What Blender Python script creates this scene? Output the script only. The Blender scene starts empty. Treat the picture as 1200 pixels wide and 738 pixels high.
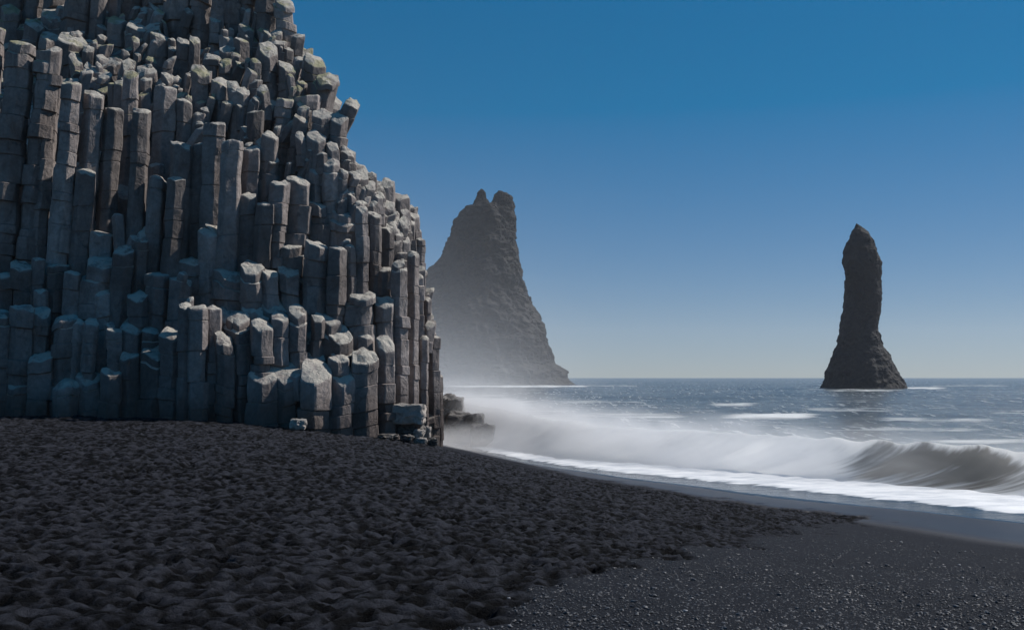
import bpy, math, random
import numpy as np
from mathutils import Vector

# ------------------------------------------------------------------ camera
F = 1166.7                     # focal length in pixels of a 1200 px wide frame (35 mm lens)
EYE = 4.0
PITCH = math.atan((441.0 - 369.0) / F)
scene = bpy.context.scene
C = scene.collection
cam_data = bpy.data.cameras.new('camera')
cam_data.lens = 35.0
cam_data.sensor_width = 36.0
cam_data.clip_start = 0.1
cam_data.clip_end = 30000
cam = bpy.data.objects.new('camera', cam_data)
C.objects.link(cam)
cam.location = (0, 0, EYE)
cam.rotation_euler = (math.pi / 2 + PITCH, 0, 0)
scene.camera = cam

# ------------------------------------------------------------------ light
SUN_AZ, SUN_EL = math.radians(64), math.radians(46)
world = bpy.data.worlds.new('World')
scene.world = world
world.use_nodes = True
wn = world.node_tree
bg = wn.nodes['Background']
sky = wn.nodes.new('ShaderNodeTexSky')
sky.sky_type = 'NISHITA'
sky.sun_disc = False
sky.sun_elevation = SUN_EL
sky.sun_rotation = SUN_AZ
sky.altitude = 0
sky.air_density = 0.8
sky.dust_density = 0.0
sky.ozone_density = 12.0
hsky = wn.nodes.new('ShaderNodeHueSaturation')      # a clear polarised northern sky
hsky.inputs['Saturation'].default_value = 1.25
hsky.inputs['Hue'].default_value = 0.509
wn.links.new(sky.outputs[0], hsky.inputs['Color'])
gsky = wn.nodes.new('ShaderNodeGamma')
gsky.inputs[1].default_value = 0.62
wn.links.new(hsky.outputs[0], gsky.inputs[0])
wn.links.new(gsky.outputs[0], bg.inputs[0])
bg.inputs[1].default_value = 0.124
sd = bpy.data.lights.new('sun', 'SUN')
sd.energy = 4.6
sd.angle = math.radians(0.5)
sd.color = (1.0, 0.955, 0.90)
sun = bpy.data.objects.new('sun', sd)
C.objects.link(sun)
S = Vector((math.sin(SUN_AZ) * math.cos(SUN_EL), math.cos(SUN_AZ) * math.cos(SUN_EL), math.sin(SUN_EL)))
sun.rotation_euler = S.to_track_quat('Z', 'Y').to_euler()
sun.location = (60, 60, 80)
vs = scene.view_settings
vs.view_transform = 'Standard'
vs.look = 'None'
vs.gamma = 1.0
vs.exposure = 0.0
cy = scene.cycles
cy.use_denoising = True
cy.max_bounces = 6
cy.volume_bounces = 5
cy.transparent_max_bounces = 12

# ------------------------------------------------------------------ helpers
rng = np.random.default_rng(11)
random.seed(11)
CP, SP = math.cos(PITCH), math.sin(PITCH)

def P(px, py, d):
    """the point at distance y = d that the photograph shows at (px, py)"""
    px = np.asarray(px, float); py = np.asarray(py, float); d = np.asarray(d, float)
    u = (px - 600.0) / F; v = (369.0 - py) / F
    dy = CP - v * SP; dz = SP + v * CP
    return np.stack(np.broadcast_arrays(u / dy * d, d, EYE + dz / dy * d), -1)

def PZ(px, py, z=0.0):
    u = (np.asarray(px, float) - 600.0) / F; v = (369.0 - np.asarray(py, float)) / F
    dy = CP - v * SP; dz = SP + v * CP
    d = (z - EYE) / (dz / dy)
    return np.stack(np.broadcast_arrays(u / dy * d, d, z + 0 * d), -1)

def proj(x, y, z):
    zz = z - EYE
    fy = y * CP + zz * SP
    fz = -y * SP + zz * CP
    return 600 + F * x / fy, 369 - F * fz / fy

_perm = np.random.default_rng(5).permutation(512)
_perm = np.concatenate([_perm, _perm, _perm])
_grad = np.random.default_rng(6).normal(size=(512, 3))
_grad /= np.linalg.norm(_grad, axis=1)[:, None]

def perlin(x, y, z=0.0):
    x, y, z = np.broadcast_arrays(np.asarray(x, float), np.asarray(y, float), np.asarray(z, float))
    xi, yi, zi = np.floor(x).astype(int), np.floor(y).astype(int), np.floor(z).astype(int)
    xf, yf, zf = x - xi, y - yi, z - zi
    fx, fy, fz = [t * t * t * (t * (t * 6 - 15) + 10) for t in (xf, yf, zf)]
    out = 0
    for i in (0, 1):
        for j in (0, 1):
            for k in (0, 1):
                h = _perm[(_perm[(_perm[(xi + i) & 511] + yi + j) & 511] + zi + k) & 511]
                g = _grad[h]
                d = g[..., 0] * (xf - i) + g[..., 1] * (yf - j) + g[..., 2] * (zf - k)
                w = (fx if i else 1 - fx) * (fy if j else 1 - fy) * (fz if k else 1 - fz)
                out = out + d * w
    return out * 1.5

def fbm(x, y, z=0.0, o=4, g=0.5):
    s = 0; a = 1.0; f = 1.0
    for _ in range(o):
        s = s + a * perlin(np.asarray(x) * f + 3.1 * _, np.asarray(y) * f, np.asarray(z) * f + 7.7 * _)
        a *= g; f *= 2.03
    return s

def smooth(a, b, x):
    t = np.clip((x - a) / (b - a), 0, 1)
    return t * t * (3 - 2 * t)

def mesh_np(name, V, Fc, mat, parent=None, sm=False, attrs=None):
    """V (n,3); Fc: (m,4) array of quads or list of faces"""
    me = bpy.data.meshes.new(name)
    V = np.asarray(V, np.float32)
    if isinstance(Fc, np.ndarray):
        k = Fc.shape[1]; m = len(Fc)
        me.vertices.add(len(V)); me.vertices.foreach_set('co', V.ravel())
        me.loops.add(m * k); me.loops.foreach_set('vertex_index', Fc.astype(np.int32).ravel())
        me.polygons.add(m)
        me.polygons.foreach_set('loop_start', np.arange(0, m * k, k, dtype=np.int32))
        me.update(calc_edges=True)
    else:
        me.from_pydata([tuple(map(float, v)) for v in V], [], Fc)
        me.update()
    me.polygons.foreach_set('use_smooth', np.full(len(me.polygons), sm))
    for k, a in (attrs or {}).items():
        at = me.attributes.new(k, 'FLOAT', 'POINT')
        at.data.foreach_set('value', np.asarray(a, np.float32).ravel())
    me.materials.append(mat)
    o = bpy.data.objects.new(name, me)
    C.objects.link(o)
    if parent is not None:
        o.parent = parent
    return o

def grid_faces(nr, nc, wrap=False):
    r = np.arange(nr - 1)[:, None]; c = np.arange(nc if wrap else nc - 1)[None, :]
    c2 = (c + 1) % nc
    return np.stack([r * nc + c, r * nc + c2, (r + 1) * nc + c2, (r + 1) * nc + c], -1).reshape(-1, 4)

def tag(o, label=None, cat=None, group=None, kind=None):
    if label: o['label'] = label
    if cat: o['category'] = cat
    if group: o['group'] = group
    if kind: o['kind'] = kind
    return o

# ------------------------------------------------------------------ node helpers
class N:
    def __init__(s, name):
        s.m = bpy.data.materials.new(name); s.m.use_nodes = True
        s.t = s.m.node_tree; s.b = s.t.nodes['Principled BSDF']; s.out = s.t.nodes['Material Output']
        s.geo = s.t.nodes.new('ShaderNodeNewGeometry')
    def n(s, k, **kw):
        x = s.t.nodes.new(k)
        for a, v in kw.items(): setattr(x, a, v)
        return x
    def put(s, v, sock):
        if hasattr(v, 'is_linked') or isinstance(v, bpy.types.NodeSocket): s.t.links.new(v, sock)
        else: sock.default_value = v
    def pos(s, sc=(1, 1, 1), loc=(0, 0, 0), src=None):
        m = s.n('ShaderNodeMapping'); s.t.links.new(src or s.geo.outputs['Position'], m.inputs[0])
        m.inputs['Scale'].default_value = sc; m.inputs['Location'].default_value = loc
        return m.outputs[0]
    def noise(s, vec, scale, detail=4, rough=0.55, dist=0.0, out=0):
        x = s.n('ShaderNodeTexNoise'); s.t.links.new(vec, x.inputs['Vector'])
        x.inputs['Scale'].default_value = scale; x.inputs['Detail'].default_value = detail
        x.inputs['Roughness'].default_value = rough; x.inputs['Distortion'].default_value = dist
        return x.outputs[out]
    def math(s, op, a, b=0.0, c=0.0, clamp=False):
        x = s.n('ShaderNodeMath', operation=op, use_clamp=clamp)
        s.put(a, x.inputs[0]); s.put(b, x.inputs[1])
        if len(x.inputs) > 2: s.put(c, x.inputs[2])
        return x.outputs[0]
    def rmp(s, v, a, b, lo=0.0, hi=1.0):
        x = s.n('ShaderNodeMapRange', interpolation_type='SMOOTHSTEP')
        s.put(v, x.inputs[0]); x.inputs[1].default_value = a; x.inputs[2].default_value = b
        x.inputs[3].default_value = lo; x.inputs[4].default_value = hi
        return x.outputs[0]
    def mix(s, f, a, b):
        x = s.n('ShaderNodeMix', data_type='RGBA')
        s.put(f, x.inputs[0])
        s.put(a if not isinstance(a, tuple) else (*a, 1), x.inputs[6]); s.put(b if not isinstance(b, tuple) else (*b, 1), x.inputs[7])
        return x.outputs[2]
    def bump(s, h, strength, dist, normal=None):
        x = s.n('ShaderNodeBump'); x.inputs['Strength'].default_value = strength; x.inputs['Distance'].default_value = dist
        s.t.links.new(h, x.inputs['Height'])
        if normal is not None: s.t.links.new(normal, x.inputs['Normal'])
        return x.outputs[0]
    def attr(s, name):
        x = s.n('ShaderNodeAttribute', attribute_name=name)
        return x.outputs['Fac']
    def sep(s, v):
        x = s.n('ShaderNodeSeparateXYZ'); s.t.links.new(v, x.inputs[0]); return x.outputs
    def to(s, sock, v): s.put(v, s.b.inputs[sock])

def rock_material(name, c1, c2, lit_dust, scale=1.0, moss=0.0, rough=0.85, stain=True, lit_dust_col=(0.27, 0.255, 0.23)):
    m = N(name)
    p = m.geo.outputs['Position']
    base = m.mix(m.rmp(m.noise(p, 0.45 * scale, 3), 0.35, 0.65), c1, c2)
    # every column has its own tone
    oi = m.attr('tone')
    fine = m.rmp(m.noise(p, 5 * scale, 6, 0.7), 0.3, 0.75, 0.78, 1.18)
    tone = m.math('MULTIPLY', fine, m.math('ADD', 0.62, m.math('MULTIPLY', oi, 0.66)))
    hsv = m.n('ShaderNodeHueSaturation'); m.put(base, hsv.inputs['Color']); m.put(tone, hsv.inputs['Value'])
    col = hsv.outputs[0]
    if stain:   # streaks and blotches of weathering
        st = m.noise(m.pos((1.6 * scale, 1.6 * scale, 0.35 * scale)), 1.0, 5, 0.65, 0.6)
        col = m.mix(m.math('MULTIPLY', m.rmp(st, 0.55, 0.72), 0.55), col, tuple(x * 0.42 for x in c1))
    nz = m.sep(m.geo.outputs['Normal'])[2]
    if lit_dust > 0:   # pale grit on the upward faces, brightened to paint in sunlit tops
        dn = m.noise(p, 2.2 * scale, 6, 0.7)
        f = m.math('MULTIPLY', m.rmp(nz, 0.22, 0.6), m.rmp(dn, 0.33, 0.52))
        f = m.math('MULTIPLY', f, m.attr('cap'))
        col = m.mix(m.math('MULTIPLY', f, lit_dust), col, lit_dust_col)
    if moss > 0:
        mn = m.noise(p, 0.5, 5, 0.65)
        z = m.sep(p)[2]
        f = m.math('MULTIPLY', m.rmp(nz, 0.25, 0.6), m.math('MULTIPLY', m.rmp(mn, 0.5, 0.6), m.rmp(z, 14.5, 17.5)))
        col = m.mix(m.math('MULTIPLY', f, moss), col, (0.21, 0.20, 0.06))
    if moss > 0:     # tide-wet, algae-stained foot of the cliff, blackened further as painted shade
        zb = m.math('ADD', m.sep(p)[2], m.math('MULTIPLY', m.noise(p, 0.5, 4, 0.6), 2.2))
        col = m.mix(m.math('MULTIPLY', m.rmp(zb, 3.2, 5.0, 1.0, 0.0), 0.72), col, (0.062, 0.042, 0.034))
    m.to('Base Color', col)
    m.to('Roughness', rough)
    m.to('Specular IOR Level', 0.3)
    h1 = m.noise(p, 7 * scale, 8, 0.68)
    v = m.n('ShaderNodeTexVoronoi', feature='DISTANCE_TO_EDGE')
    m.put(m.pos((0.9 * scale, 0.9 * scale, 0.7 * scale)), v.inputs['Vector']); v.inputs['Scale'].default_value = 1.3
    dst = m.n('ShaderNodeVectorMath', operation='ADD')
    m.put(m.pos((0.9 * scale, 0.9 * scale, 0.7 * scale)), dst.inputs[0])
    m.put(m.noise(p, 2.0 * scale, 3, out=1), dst.inputs[1])
    m.put(dst.outputs[0], v.inputs['Vector'])
    crack = m.rmp(v.outputs['Distance'], 0.0, 0.022)
    cm = m.math('MAXIMUM', crack, m.rmp(m.noise(p, 0.8 * scale, 2), 0.47, 0.53, 1.0, 0.0))
    nb = m.bump(m.noise(m.pos((2.2 * scale, 2.2 * scale, 1.3 * scale)), 1.0, 4, 0.6, 0.8), 0.6, 0.16 / scale)
    nb = m.bump(h1, 0.6, 0.07 / scale, nb)
    nb = m.bump(cm, 0.8, 0.05 / scale, nb)
    m.to('Normal', nb)
    return m.m

MAT_ROCK = rock_material('columnar_basalt', (0.178, 0.151, 0.141), (0.285, 0.247, 0.231), 0.9, moss=0.6, lit_dust_col=(0.44, 0.41, 0.355))
MAT_PALE = rock_material('pale_basalt', (0.50, 0.43, 0.37), (0.34, 0.30, 0.27), 0.7, moss=0)
MAT_DARKROCK = rock_material('wet_basalt', (0.055, 0.046, 0.042), (0.09, 0.076, 0.068), 0.25, moss=0, rough=0.6)
MAT_STACK = rock_material('sea_stack_rock', (0.011, 0.012, 0.017), (0.023, 0.024, 0.030), 0.25, scale=0.14, moss=0, lit_dust_col=(0.085, 0.075, 0.055))

# ------------------------------------------------------------------ sand
ctrl = [  # px, py, depth, of the surface of the beach
 (505, 515, 62), (560, 529, 54), (620, 543, 46.2), (700, 556, 41), (800, 569, 36.5), (900, 583, 33.1), (1000, 592, 31), (1100, 602, 29.2), (1200, 613, 27.5), (1330, 630, 25),
 (-100, 487, 38), (0, 489, 38), (75, 489, 38.2), (150, 490, 38.3), (250, 493, 38.6), (350, 503, 39), (400, 508, 39.6), (450, 514, 40.5), (500, 521, 42),
 (540, 529, 42), (620, 549, 39), (700, 563, 35.5), (800, 580, 31.5), (900, 596, 28.5), (1030, 608, 26.5), (1200, 640, 22),
 (0, 738, 6.6), (300, 738, 6.5), (600, 738, 6.6), (900, 738, 6.8), (1200, 738, 7.2),
 (0, 600, 15.5), (300, 605, 15), (600, 622, 14.5), (900, 655, 13.5), (1200, 680, 13),
 (0, 530, 25), (300, 540, 24.5), (500, 560, 23.5), (700, 592, 22), (900, 622, 20), (0, 502, 33), (300, 510, 33), (450, 528, 32)]
cp = np.array(ctrl, float)
cw = P(cp[:, 0], cp[:, 1], cp[:, 2])
extra = np.array([(-12, -6, 2.7), (0, -8, 2.8), (14, -8, 2.5), (-30, 0, 3.2), (-25, 18, 2.9), (25, 0, 1.6), (-30, 40, 3.0), (-20, 60, 3.0), (-40, 80, 3),
                  (20, 14, .75), (22, 28, -.8), (30, 12, -.2), (14, 36, -.9), (6, 50, -1), (0, 64, -1.0), (-2, 80, -1.4), (12, 60, -2), (30, 40, -2.2), (40, 60, -2.8), (40, 20, -1.6), (0, 100, -2.5), (50, -5, -.9), (-12, 52, 2.0), (-9, 60, 1.0)])
cw = np.vstack([cw, extra])

def _U(r2):
    return np.where(r2 > 0, 0.5 * r2 * np.log(np.maximum(r2, 1e-12)), 0)
_n = len(cw)
_K = _U(((cw[:, None, :2] - cw[None, :, :2]) ** 2).sum(-1)) + np.eye(_n) * 0.6
_Q = np.hstack([np.ones((_n, 1)), cw[:, :2]])
_A = np.block([[_K, _Q], [_Q.T, np.zeros((3, 3))]])
_w = np.linalg.solve(_A, np.concatenate([cw[:, 2], np.zeros(3)]))

def sand_base(x, y):
    x = np.asarray(x, float); y = np.asarray(y, float)
    sh = x.shape; x = x.ravel(); y = y.ravel()
    out = np.empty(len(x))
    for i in range(0, len(x), 50000):
        a, b = x[i:i + 50000], y[i:i + 50000]
        r2 = (a[:, None] - cw[None, :, 0]) ** 2 + (b[:, None] - cw[None, :, 1]) ** 2
        out[i:i + 50000] = _U(r2) @ _w[:_n] + _w[_n] + _w[_n + 1] * a + _w[_n + 2] * b
    return np.clip(out.reshape(sh), -3.5, 4.0)

# trampled part of the beach: its lower edge towards the smooth gravel
edge_px = np.array([(430, 775), (520, 738), (600, 708), (700, 676), (800, 650), (870, 634), (840, 624), (1035, 607)], float)
rim_px = np.array([(-200, 470), (430, 500), (480, 515), (560, 532), (620, 546), (700, 561), (800, 577), (900, 592), (1035, 605)], float)

def trample(x, y, zb):
    px, py = proj(x, np.maximum(y, 2.0), zb)
    n = fbm(x * 0.55, y * 0.4, 3.0, 4, 0.65) * 34
    n2 = fbm(x * 0.9, y * 0.9, 9.0, 3)
    elow = np.interp(px, edge_px[[0, 1, 2, 3, 4, 5, 7], 0], edge_px[[0, 1, 2, 3, 4, 5, 7], 1])
    k = np.clip((py - 560) / 150, 0.25, 1.2)
    low = smooth(9, -9, (py + n * k - elow) / k)
    eup = np.interp(px, rim_px[:, 0], rim_px[:, 1])
    up = smooth(-2, 4, py + n2 * 3 - eup)
    r = smooth(1050, 1000, px + n2 * 40)
    return low * up * r

def axis(parts):
    out = []
    for a, b, s0, s1 in parts:
        x = a
        while x < b:
            out.append(x); t = (x - a) / (b - a); x += s0 + (s1 - s0) * t
    out.append(parts[-1][1])
    return np.array(out)

ys = axis([(-30, 3, 2.0, 0.2), (3, 12, 0.035, 0.045), (12, 25, 0.045, 0.07), (25, 46, 0.07, 0.12), (46, 80, 0.2, 1.0), (80, 140, 2, 6)])
xs = axis([(-70, -22, 6, 0.4), (-22, -9, 0.11, 0.07), (-9, 9, 0.055, 0.055), (9, 20, 0.06, 0.15), (20, 80, 0.4, 6)])
X, Y = np.meshgrid(xs, ys)
ZB = sand_base(X, Y)
M = trample(X, Y, ZB)
M = np.where(Y < 2, M * 0.3, M)
wx = X + 0.25 * perlin(X * 0.7, Y * 0.7, 5); wy = Y + 0.25 * perlin(X * 0.7, Y * 0.7, 15)
b1 = perlin(wx * 3.4, wy * 4.2, 0.3)
b2 = perlin(wx * 6.8, wy * 8.2, 4.3)
b3 = perlin(X * 9, Y * 9, 8.3)
b4 = perlin(X * 17, Y * 17, 3.3)
foot = (0.8 + 0.8 * smooth(-0.5, 0.5, perlin(X * 0.45, Y * 0.6, 21))) * (-np.maximum(b1, 0) * 0.14 + b1 * 0.02 - np.maximum(b2 + 0.02, 0) * 0.13) + b3 * 0.045 + b4 * 0.022 + 0.008 * perlin(X * 31, Y * 31, 1)
foot += 0.05 * perlin(X * 0.5, Y * 0.8, 2)
Z = ZB + M * foot + (1 - M) * (0.012 * perlin(X * 0.35, Y * 0.35, 1) + 0.004 * perlin(X * 7, Y * 7, 1) * smooth(0.25, 0.6, ZB))
sand = N('black_sand')
p = sand.geo.outputs['Position']
tr = sand.attr('trampled'); wet = sand.attr('wet')
grain = sand.noise(p, 45, 6, 0.75)
patch = sand.noise(p, 0.6, 4, 0.6)
relief_shade = sand.math('ADD', sand.attr('relief_shade'), sand.math('MULTIPLY', sand.math('SUBTRACT', sand.noise(p, 8, 7, 0.8), 0.5), 1.3))
relief_shade = sand.math('ADD', relief_shade, sand.math('MULTIPLY', sand.math('SUBTRACT', patch, 0.5), 0.6))
c = sand.mix(sand.math('POWER', sand.rmp(relief_shade, 0.12, 1.1), 1.6), (0.0014, 0.0016, 0.0024), (0.043, 0.046, 0.059))
c2 = sand.mix(sand.rmp(grain, 0.35, 0.72), (0.012, 0.0135, 0.019), (0.042, 0.045, 0.056))
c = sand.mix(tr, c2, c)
c = sand.mix(wet, c, (0.017, 0.015, 0.019))
gr = sand.noise(p, 130, 3, 0.8)
c = sand.mix(sand.math('MULTIPLY', sand.rmp(gr, 0.62, 0.74), 0.35), c, (0.17, 0.17, 0.18))
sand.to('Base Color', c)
sand.to('Roughness', sand.rmp(wet, 0.0, 1.0, 0.9, 0.42))
sand.to('Specular IOR Level', sand.rmp(wet, 0, 1, 0.1, 0.3))
hb = sand.bump(grain, 0.6, 0.02)
hb = sand.bump(sand.noise(p, 14, 6, 0.75), 1.0, 0.09, hb)
mixn = sand.n('ShaderNodeMix', data_type='VECTOR')
sand.put(wet, mixn.inputs[0]); sand.put(hb, mixn.inputs[4]); sand.put(sand.geo.outputs['Normal'], mixn.inputs[5])
sand.to('Normal', mixn.outputs[1])
WET = smooth(0.42, 0.18, ZB + 0.05 * perlin(X * 0.3, Y * 0.3, 4)) * (1 - M)
RELIEF_SHADE = smooth(-0.42, 0.42, -0.55 * perlin(X * 6.0 + 0.13, Y * 6.2, 2.2) - 0.35 * b2 + 0.3 * b3 + 0.25 * b4)  # painted shade: sand colour darker in hollows, lighter on crests, plus random tone
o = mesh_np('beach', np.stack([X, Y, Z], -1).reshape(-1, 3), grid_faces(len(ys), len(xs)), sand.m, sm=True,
            attrs={'trampled': M, 'wet': WET, 'relief_shade': RELIEF_SHADE})
tag(o, 'black volcanic sand beach with trampled hollows', 'beach', kind='structure')

# ------------------------------------------------------------------ sea
ds = np.geomspace(20, 2600, 560)
us = np.linspace(-1.5, 1.5, 620)
D, Uu = np.meshgrid(ds, us, indexing='ij')
SX, SY = Uu * D, D
amp = smooth(42, 75, SY) * (0.6 + 0.4 * smooth(60, 200, SY))
SZ = amp * (0.16 * np.sin(SY * 0.55 + 2.0 * perlin(SX * 0.03, SY * 0.05, 1)) * (0.4 + perlin(SX * 0.04, SY * 0.03, 6))
            + 0.22 * perlin(SX * 0.10, SY * 0.22, 2) + 0.10 * perlin(SX * 0.3, SY * 0.6, 3)) * smooth(2000, 300, SY)
SZ += -0.02
spx, spy = proj(SX, SY, 0 * SX)
foam = np.zeros_like(SX)
for cx, cyy, hw, hh, a in [(600, 452.5, 90, 1.6, 1.0), (672, 452.5, 22, 1.2, 0.9), (700, 471, 75, 2.6, .62), (640, 474, 50, 3, .5), (730, 486, 90, 4.5, .7), (650, 481, 60, 4, .5),
                       (560, 478, 70, 16, 1.1), (600, 495, 90, 14, .9), (903, 487, 62, 5, .95), (858, 474, 36, 2.2, .75), (1000, 480, 90, 3, .55), (1100, 492, 90, 4, .62), (1180, 484, 45, 3, .62),
                       (1075, 503, 110, 5, .62), (1150, 516, 80, 4, .8), (1080, 454.5, 34, 1.4, .9), (950, 455.5, 26, 1.2, .6), (880, 497, 80, 5, .5), (1140, 452, 60, 1.3, .6), (720, 452, 40, 1.2, .6), (780, 492, 60, 4, .5), (1010, 457.2, 55, 1.3, .75)]:
    foam = np.maximum(foam, a * np.exp(-((spx - cx) / hw) ** 4 - ((spy - cyy) / hh) ** 2))
foam = np.maximum(foam, 0.32)
foam = np.maximum(foam, smooth(60, 48, SY) * 0.8)
w = N('sea_water')
p = w.geo.outputs['Position']
fo = w.attr('foam')
n1 = w.noise(w.pos((0.16, 0.42, 1)), 1.0, 7, 0.66, 0.5)
n2 = w.noise(w.pos((0.9, 2.2, 1)), 1.0, 5, 0.7)
n0 = w.noise(w.pos((0.06, 0.09, 1), (4, 2, 0)), 1.0, 5, 0.65, 0.8)
fn = w.math('ADD', w.math('MULTIPLY', n1, 0.55), w.math('ADD', w.math('MULTIPLY', n2, 0.2), w.math('MULTIPLY', n0, 0.7)))
mask = w.rmp(w.math('ADD', fn, w.math('MULTIPLY', fo, 0.60)), 0.95, 1.30)
fl = w.noise(w.pos((1.1, 0.11, 1)), 1.0, 3, 0.75)       # small caps, and sun glints painted in as white flecks
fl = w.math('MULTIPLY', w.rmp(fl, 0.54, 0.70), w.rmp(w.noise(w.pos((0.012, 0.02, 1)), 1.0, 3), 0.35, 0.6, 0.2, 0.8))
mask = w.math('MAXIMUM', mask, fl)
wc = w.mix(w.rmp(w.noise(w.pos((0.02, 0.06, 1)), 1, 3), 0.35, 0.65), (0.055, 0.066, 0.070), (0.105, 0.115, 0.116))
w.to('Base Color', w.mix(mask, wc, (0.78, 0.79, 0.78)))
w.to('Roughness', w.math('ADD', 0.16, w.math('MULTIPLY', mask, 0.6)))
w.to('IOR', 1.33)
wb = w.noise(w.pos((0.55, 1.1, 1)), 1.0, 6, 0.62, 0.3)
w.to('Normal', w.bump(w.noise(w.pos((2.5, 5, 1)), 1.0, 4, 0.6), 0.35, 0.25, w.bump(wb, 0.7, 0.9)))
o = mesh_np('sea', np.stack([SX, SY, SZ], -1).reshape(-1, 3), grid_faces(len(ds), len(us)), w.m, sm=True, attrs={'foam': foam})
tag(o, 'slate blue sea with white foam streaks reaching the horizon', 'sea', kind='structure')

# ------------------------------------------------------------------ swash foam on the sand
low_px = [(470, 509), (505, 516), (560, 531), (620, 544.5), (700, 556), (800, 569), (900, 582), (1000, 592.5), (1100, 603), (1200, 614), (1330, 630)]
foam_px = [(470, 507), (505, 514), (560, 528), (620, 541.5), (700, 551.5), (800, 562), (900, 572), (1000, 583), (1100, 593), (1200, 604), (1330, 618)]
foot_px = [(470, 496), (505, 500), (560, 522), (650, 538), (750, 544), (840, 550), (900, 555), (1000, 565), (1100, 574), (1200, 584), (1330, 597)]
def along(pts, t, col=1, rad=45):
    a = np.array(pts, float); tt = np.linspace(-rad, rad, 31); wt = np.exp(-(tt / (rad * 0.45)) ** 2); wt /= wt.sum()
    q = np.asarray(t)[..., None] + tt
    lo = a[0, col] + (q - a[0, 0]) * (a[1, col] - a[0, col]) / (a[1, 0] - a[0, 0])
    hi = a[-1, col] + (q - a[-1, 0]) * (a[-1, col] - a[-2, col]) / (a[-1, 0] - a[-2, 0])
    v = np.where(q < a[0, 0], lo, np.where(q > a[-1, 0], hi, np.interp(q, a[:, 0], a[:, col])))
    return (v * wt).sum(-1)
T = np.linspace(470, 1330, 700)
nv = 50
V = np.linspace(0, 1, nv)
A0 = PZ(T, along(low_px, T) + 0.8 * perlin(T * 0.01, 0, 1) + .3 * perlin(T * .05, 0, 3)); A2 = PZ(T, along(foot_px, T) - 5)
W2 = A0[None] * (1 - V[:, None, None]) + A2[None] * V[:, None, None]
fpy = along(foam_px, T)
_, ppy = proj(W2[..., 0], W2[..., 1], W2[..., 2])
den = smooth(-1.2, 2.0, fpy[None] + 1.6 * perlin(T * 0.012, 0, 2)[None] - ppy)
sbw = sand_base(W2[..., 0], W2[..., 1])
W2[..., 2] = np.maximum(0.0, sbw) + 0.02 + 0.07 * den * (1 + perlin(W2[..., 0] * .8, W2[..., 1] * 1.6, 3))
W2[0, :, 2] -= 0.05
sw = N('swash_foam')
p = sw.geo.outputs['Position']
dn = sw.attr('dens')
sn = sw.noise(sw.pos((0.5, 1.9, 1)), 1.0, 6, 0.65, 0.4)
mk = sw.rmp(sw.math('ADD', dn, sw.math('MULTIPLY', sw.math('SUBTRACT', sn, 0.5), 2.1)), 0.25, 0.75)
sw.to('Base Color', sw.mix(mk, (0.07, 0.085, 0.10), sw.mix(sw.rmp(sn, 0.38, 0.62), (0.62, 0.64, 0.67), (0.86, 0.86, 0.86))))
sw.to('Roughness', sw.math('ADD', 0.12, sw.math('MULTIPLY', mk, 0.6)))
sw.to('Normal', sw.bump(sn, 0.5, 0.12))
o = mesh_np('sea_foam', W2.reshape(-1, 3), grid_faces(nv, len(T)), sw.m, sm=True, attrs={'dens': den})
tag(o, 'band of white foam and thin water sliding up the black sand', 'foam', kind='stuff')

# ------------------------------------------------------------------ breaking wave
crest_px = [(500, 470, 66), (560, 474, 62), (600, 482, 57), (650, 492, 52.5), (700, 498, 49), (760, 502, 46.5), (840, 506, 43.5), (900, 509, 41.5), (1000, 515, 39), (1100, 521, 37), (1200, 526, 35.3), (1330, 533, 33.5)]
T = np.linspace(500, 1330, 900)
ca = np.array(crest_px, float)
cyp = along(crest_px, T) + 1.4 * perlin(T * 0.014, 0, 4); cdp = along(crest_px, T, 2)
CR = P(T, cyp, cdp)
FT = PZ(T, along(foot_px, T) + 3)
nv = 90
V = np.linspace(-1, 1, nv)                  # -1 back foot, 0 crest, 1 front foot
WV = np.zeros((nv, len(T), 3)); SK = np.zeros((nv, len(T)))
dirb = (CR - FT); dirb[:, 2] = 0
for i, v in enumerate(V):
    if v < 0:
        q = -v
        Pn = CR + dirb * q * 1.5
        Pn[:, 2] = CR[:, 2] * (1 - smooth(0, 1, q)) - 0.15 * q
    else:
        Pn = CR * (1 - v) + FT * v
        prof = (1 - smooth(0.0, 1.0, v)) * 0.55 + 0.45 * (1 - v) ** 1.7
        Pn[:, 2] = CR[:, 2] * prof - 0.04 * v
    WV[i] = Pn
Tm = np.broadcast_to(T, (nv, len(T))); Vm = np.broadcast_to(V[:, None], (nv, len(T)))
al = WV[..., 0]
streakU = al + 4.2 * np.clip(Vm, 0, 1) ** 1.5 - 0.5 * np.clip(-Vm, 0, 1)
k = np.sin(np.pi * np.clip(0.5 + Vm / 2, 0, 1))
right = smooth(920, 1040, Tm)
WV[..., 2] += k * (0.26 * perlin(streakU * 0.8, Vm * 0.7, 2) * (0.35 + right) + 0.05 * perlin(streakU * 2.4, Vm * 0.8, 5))
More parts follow.
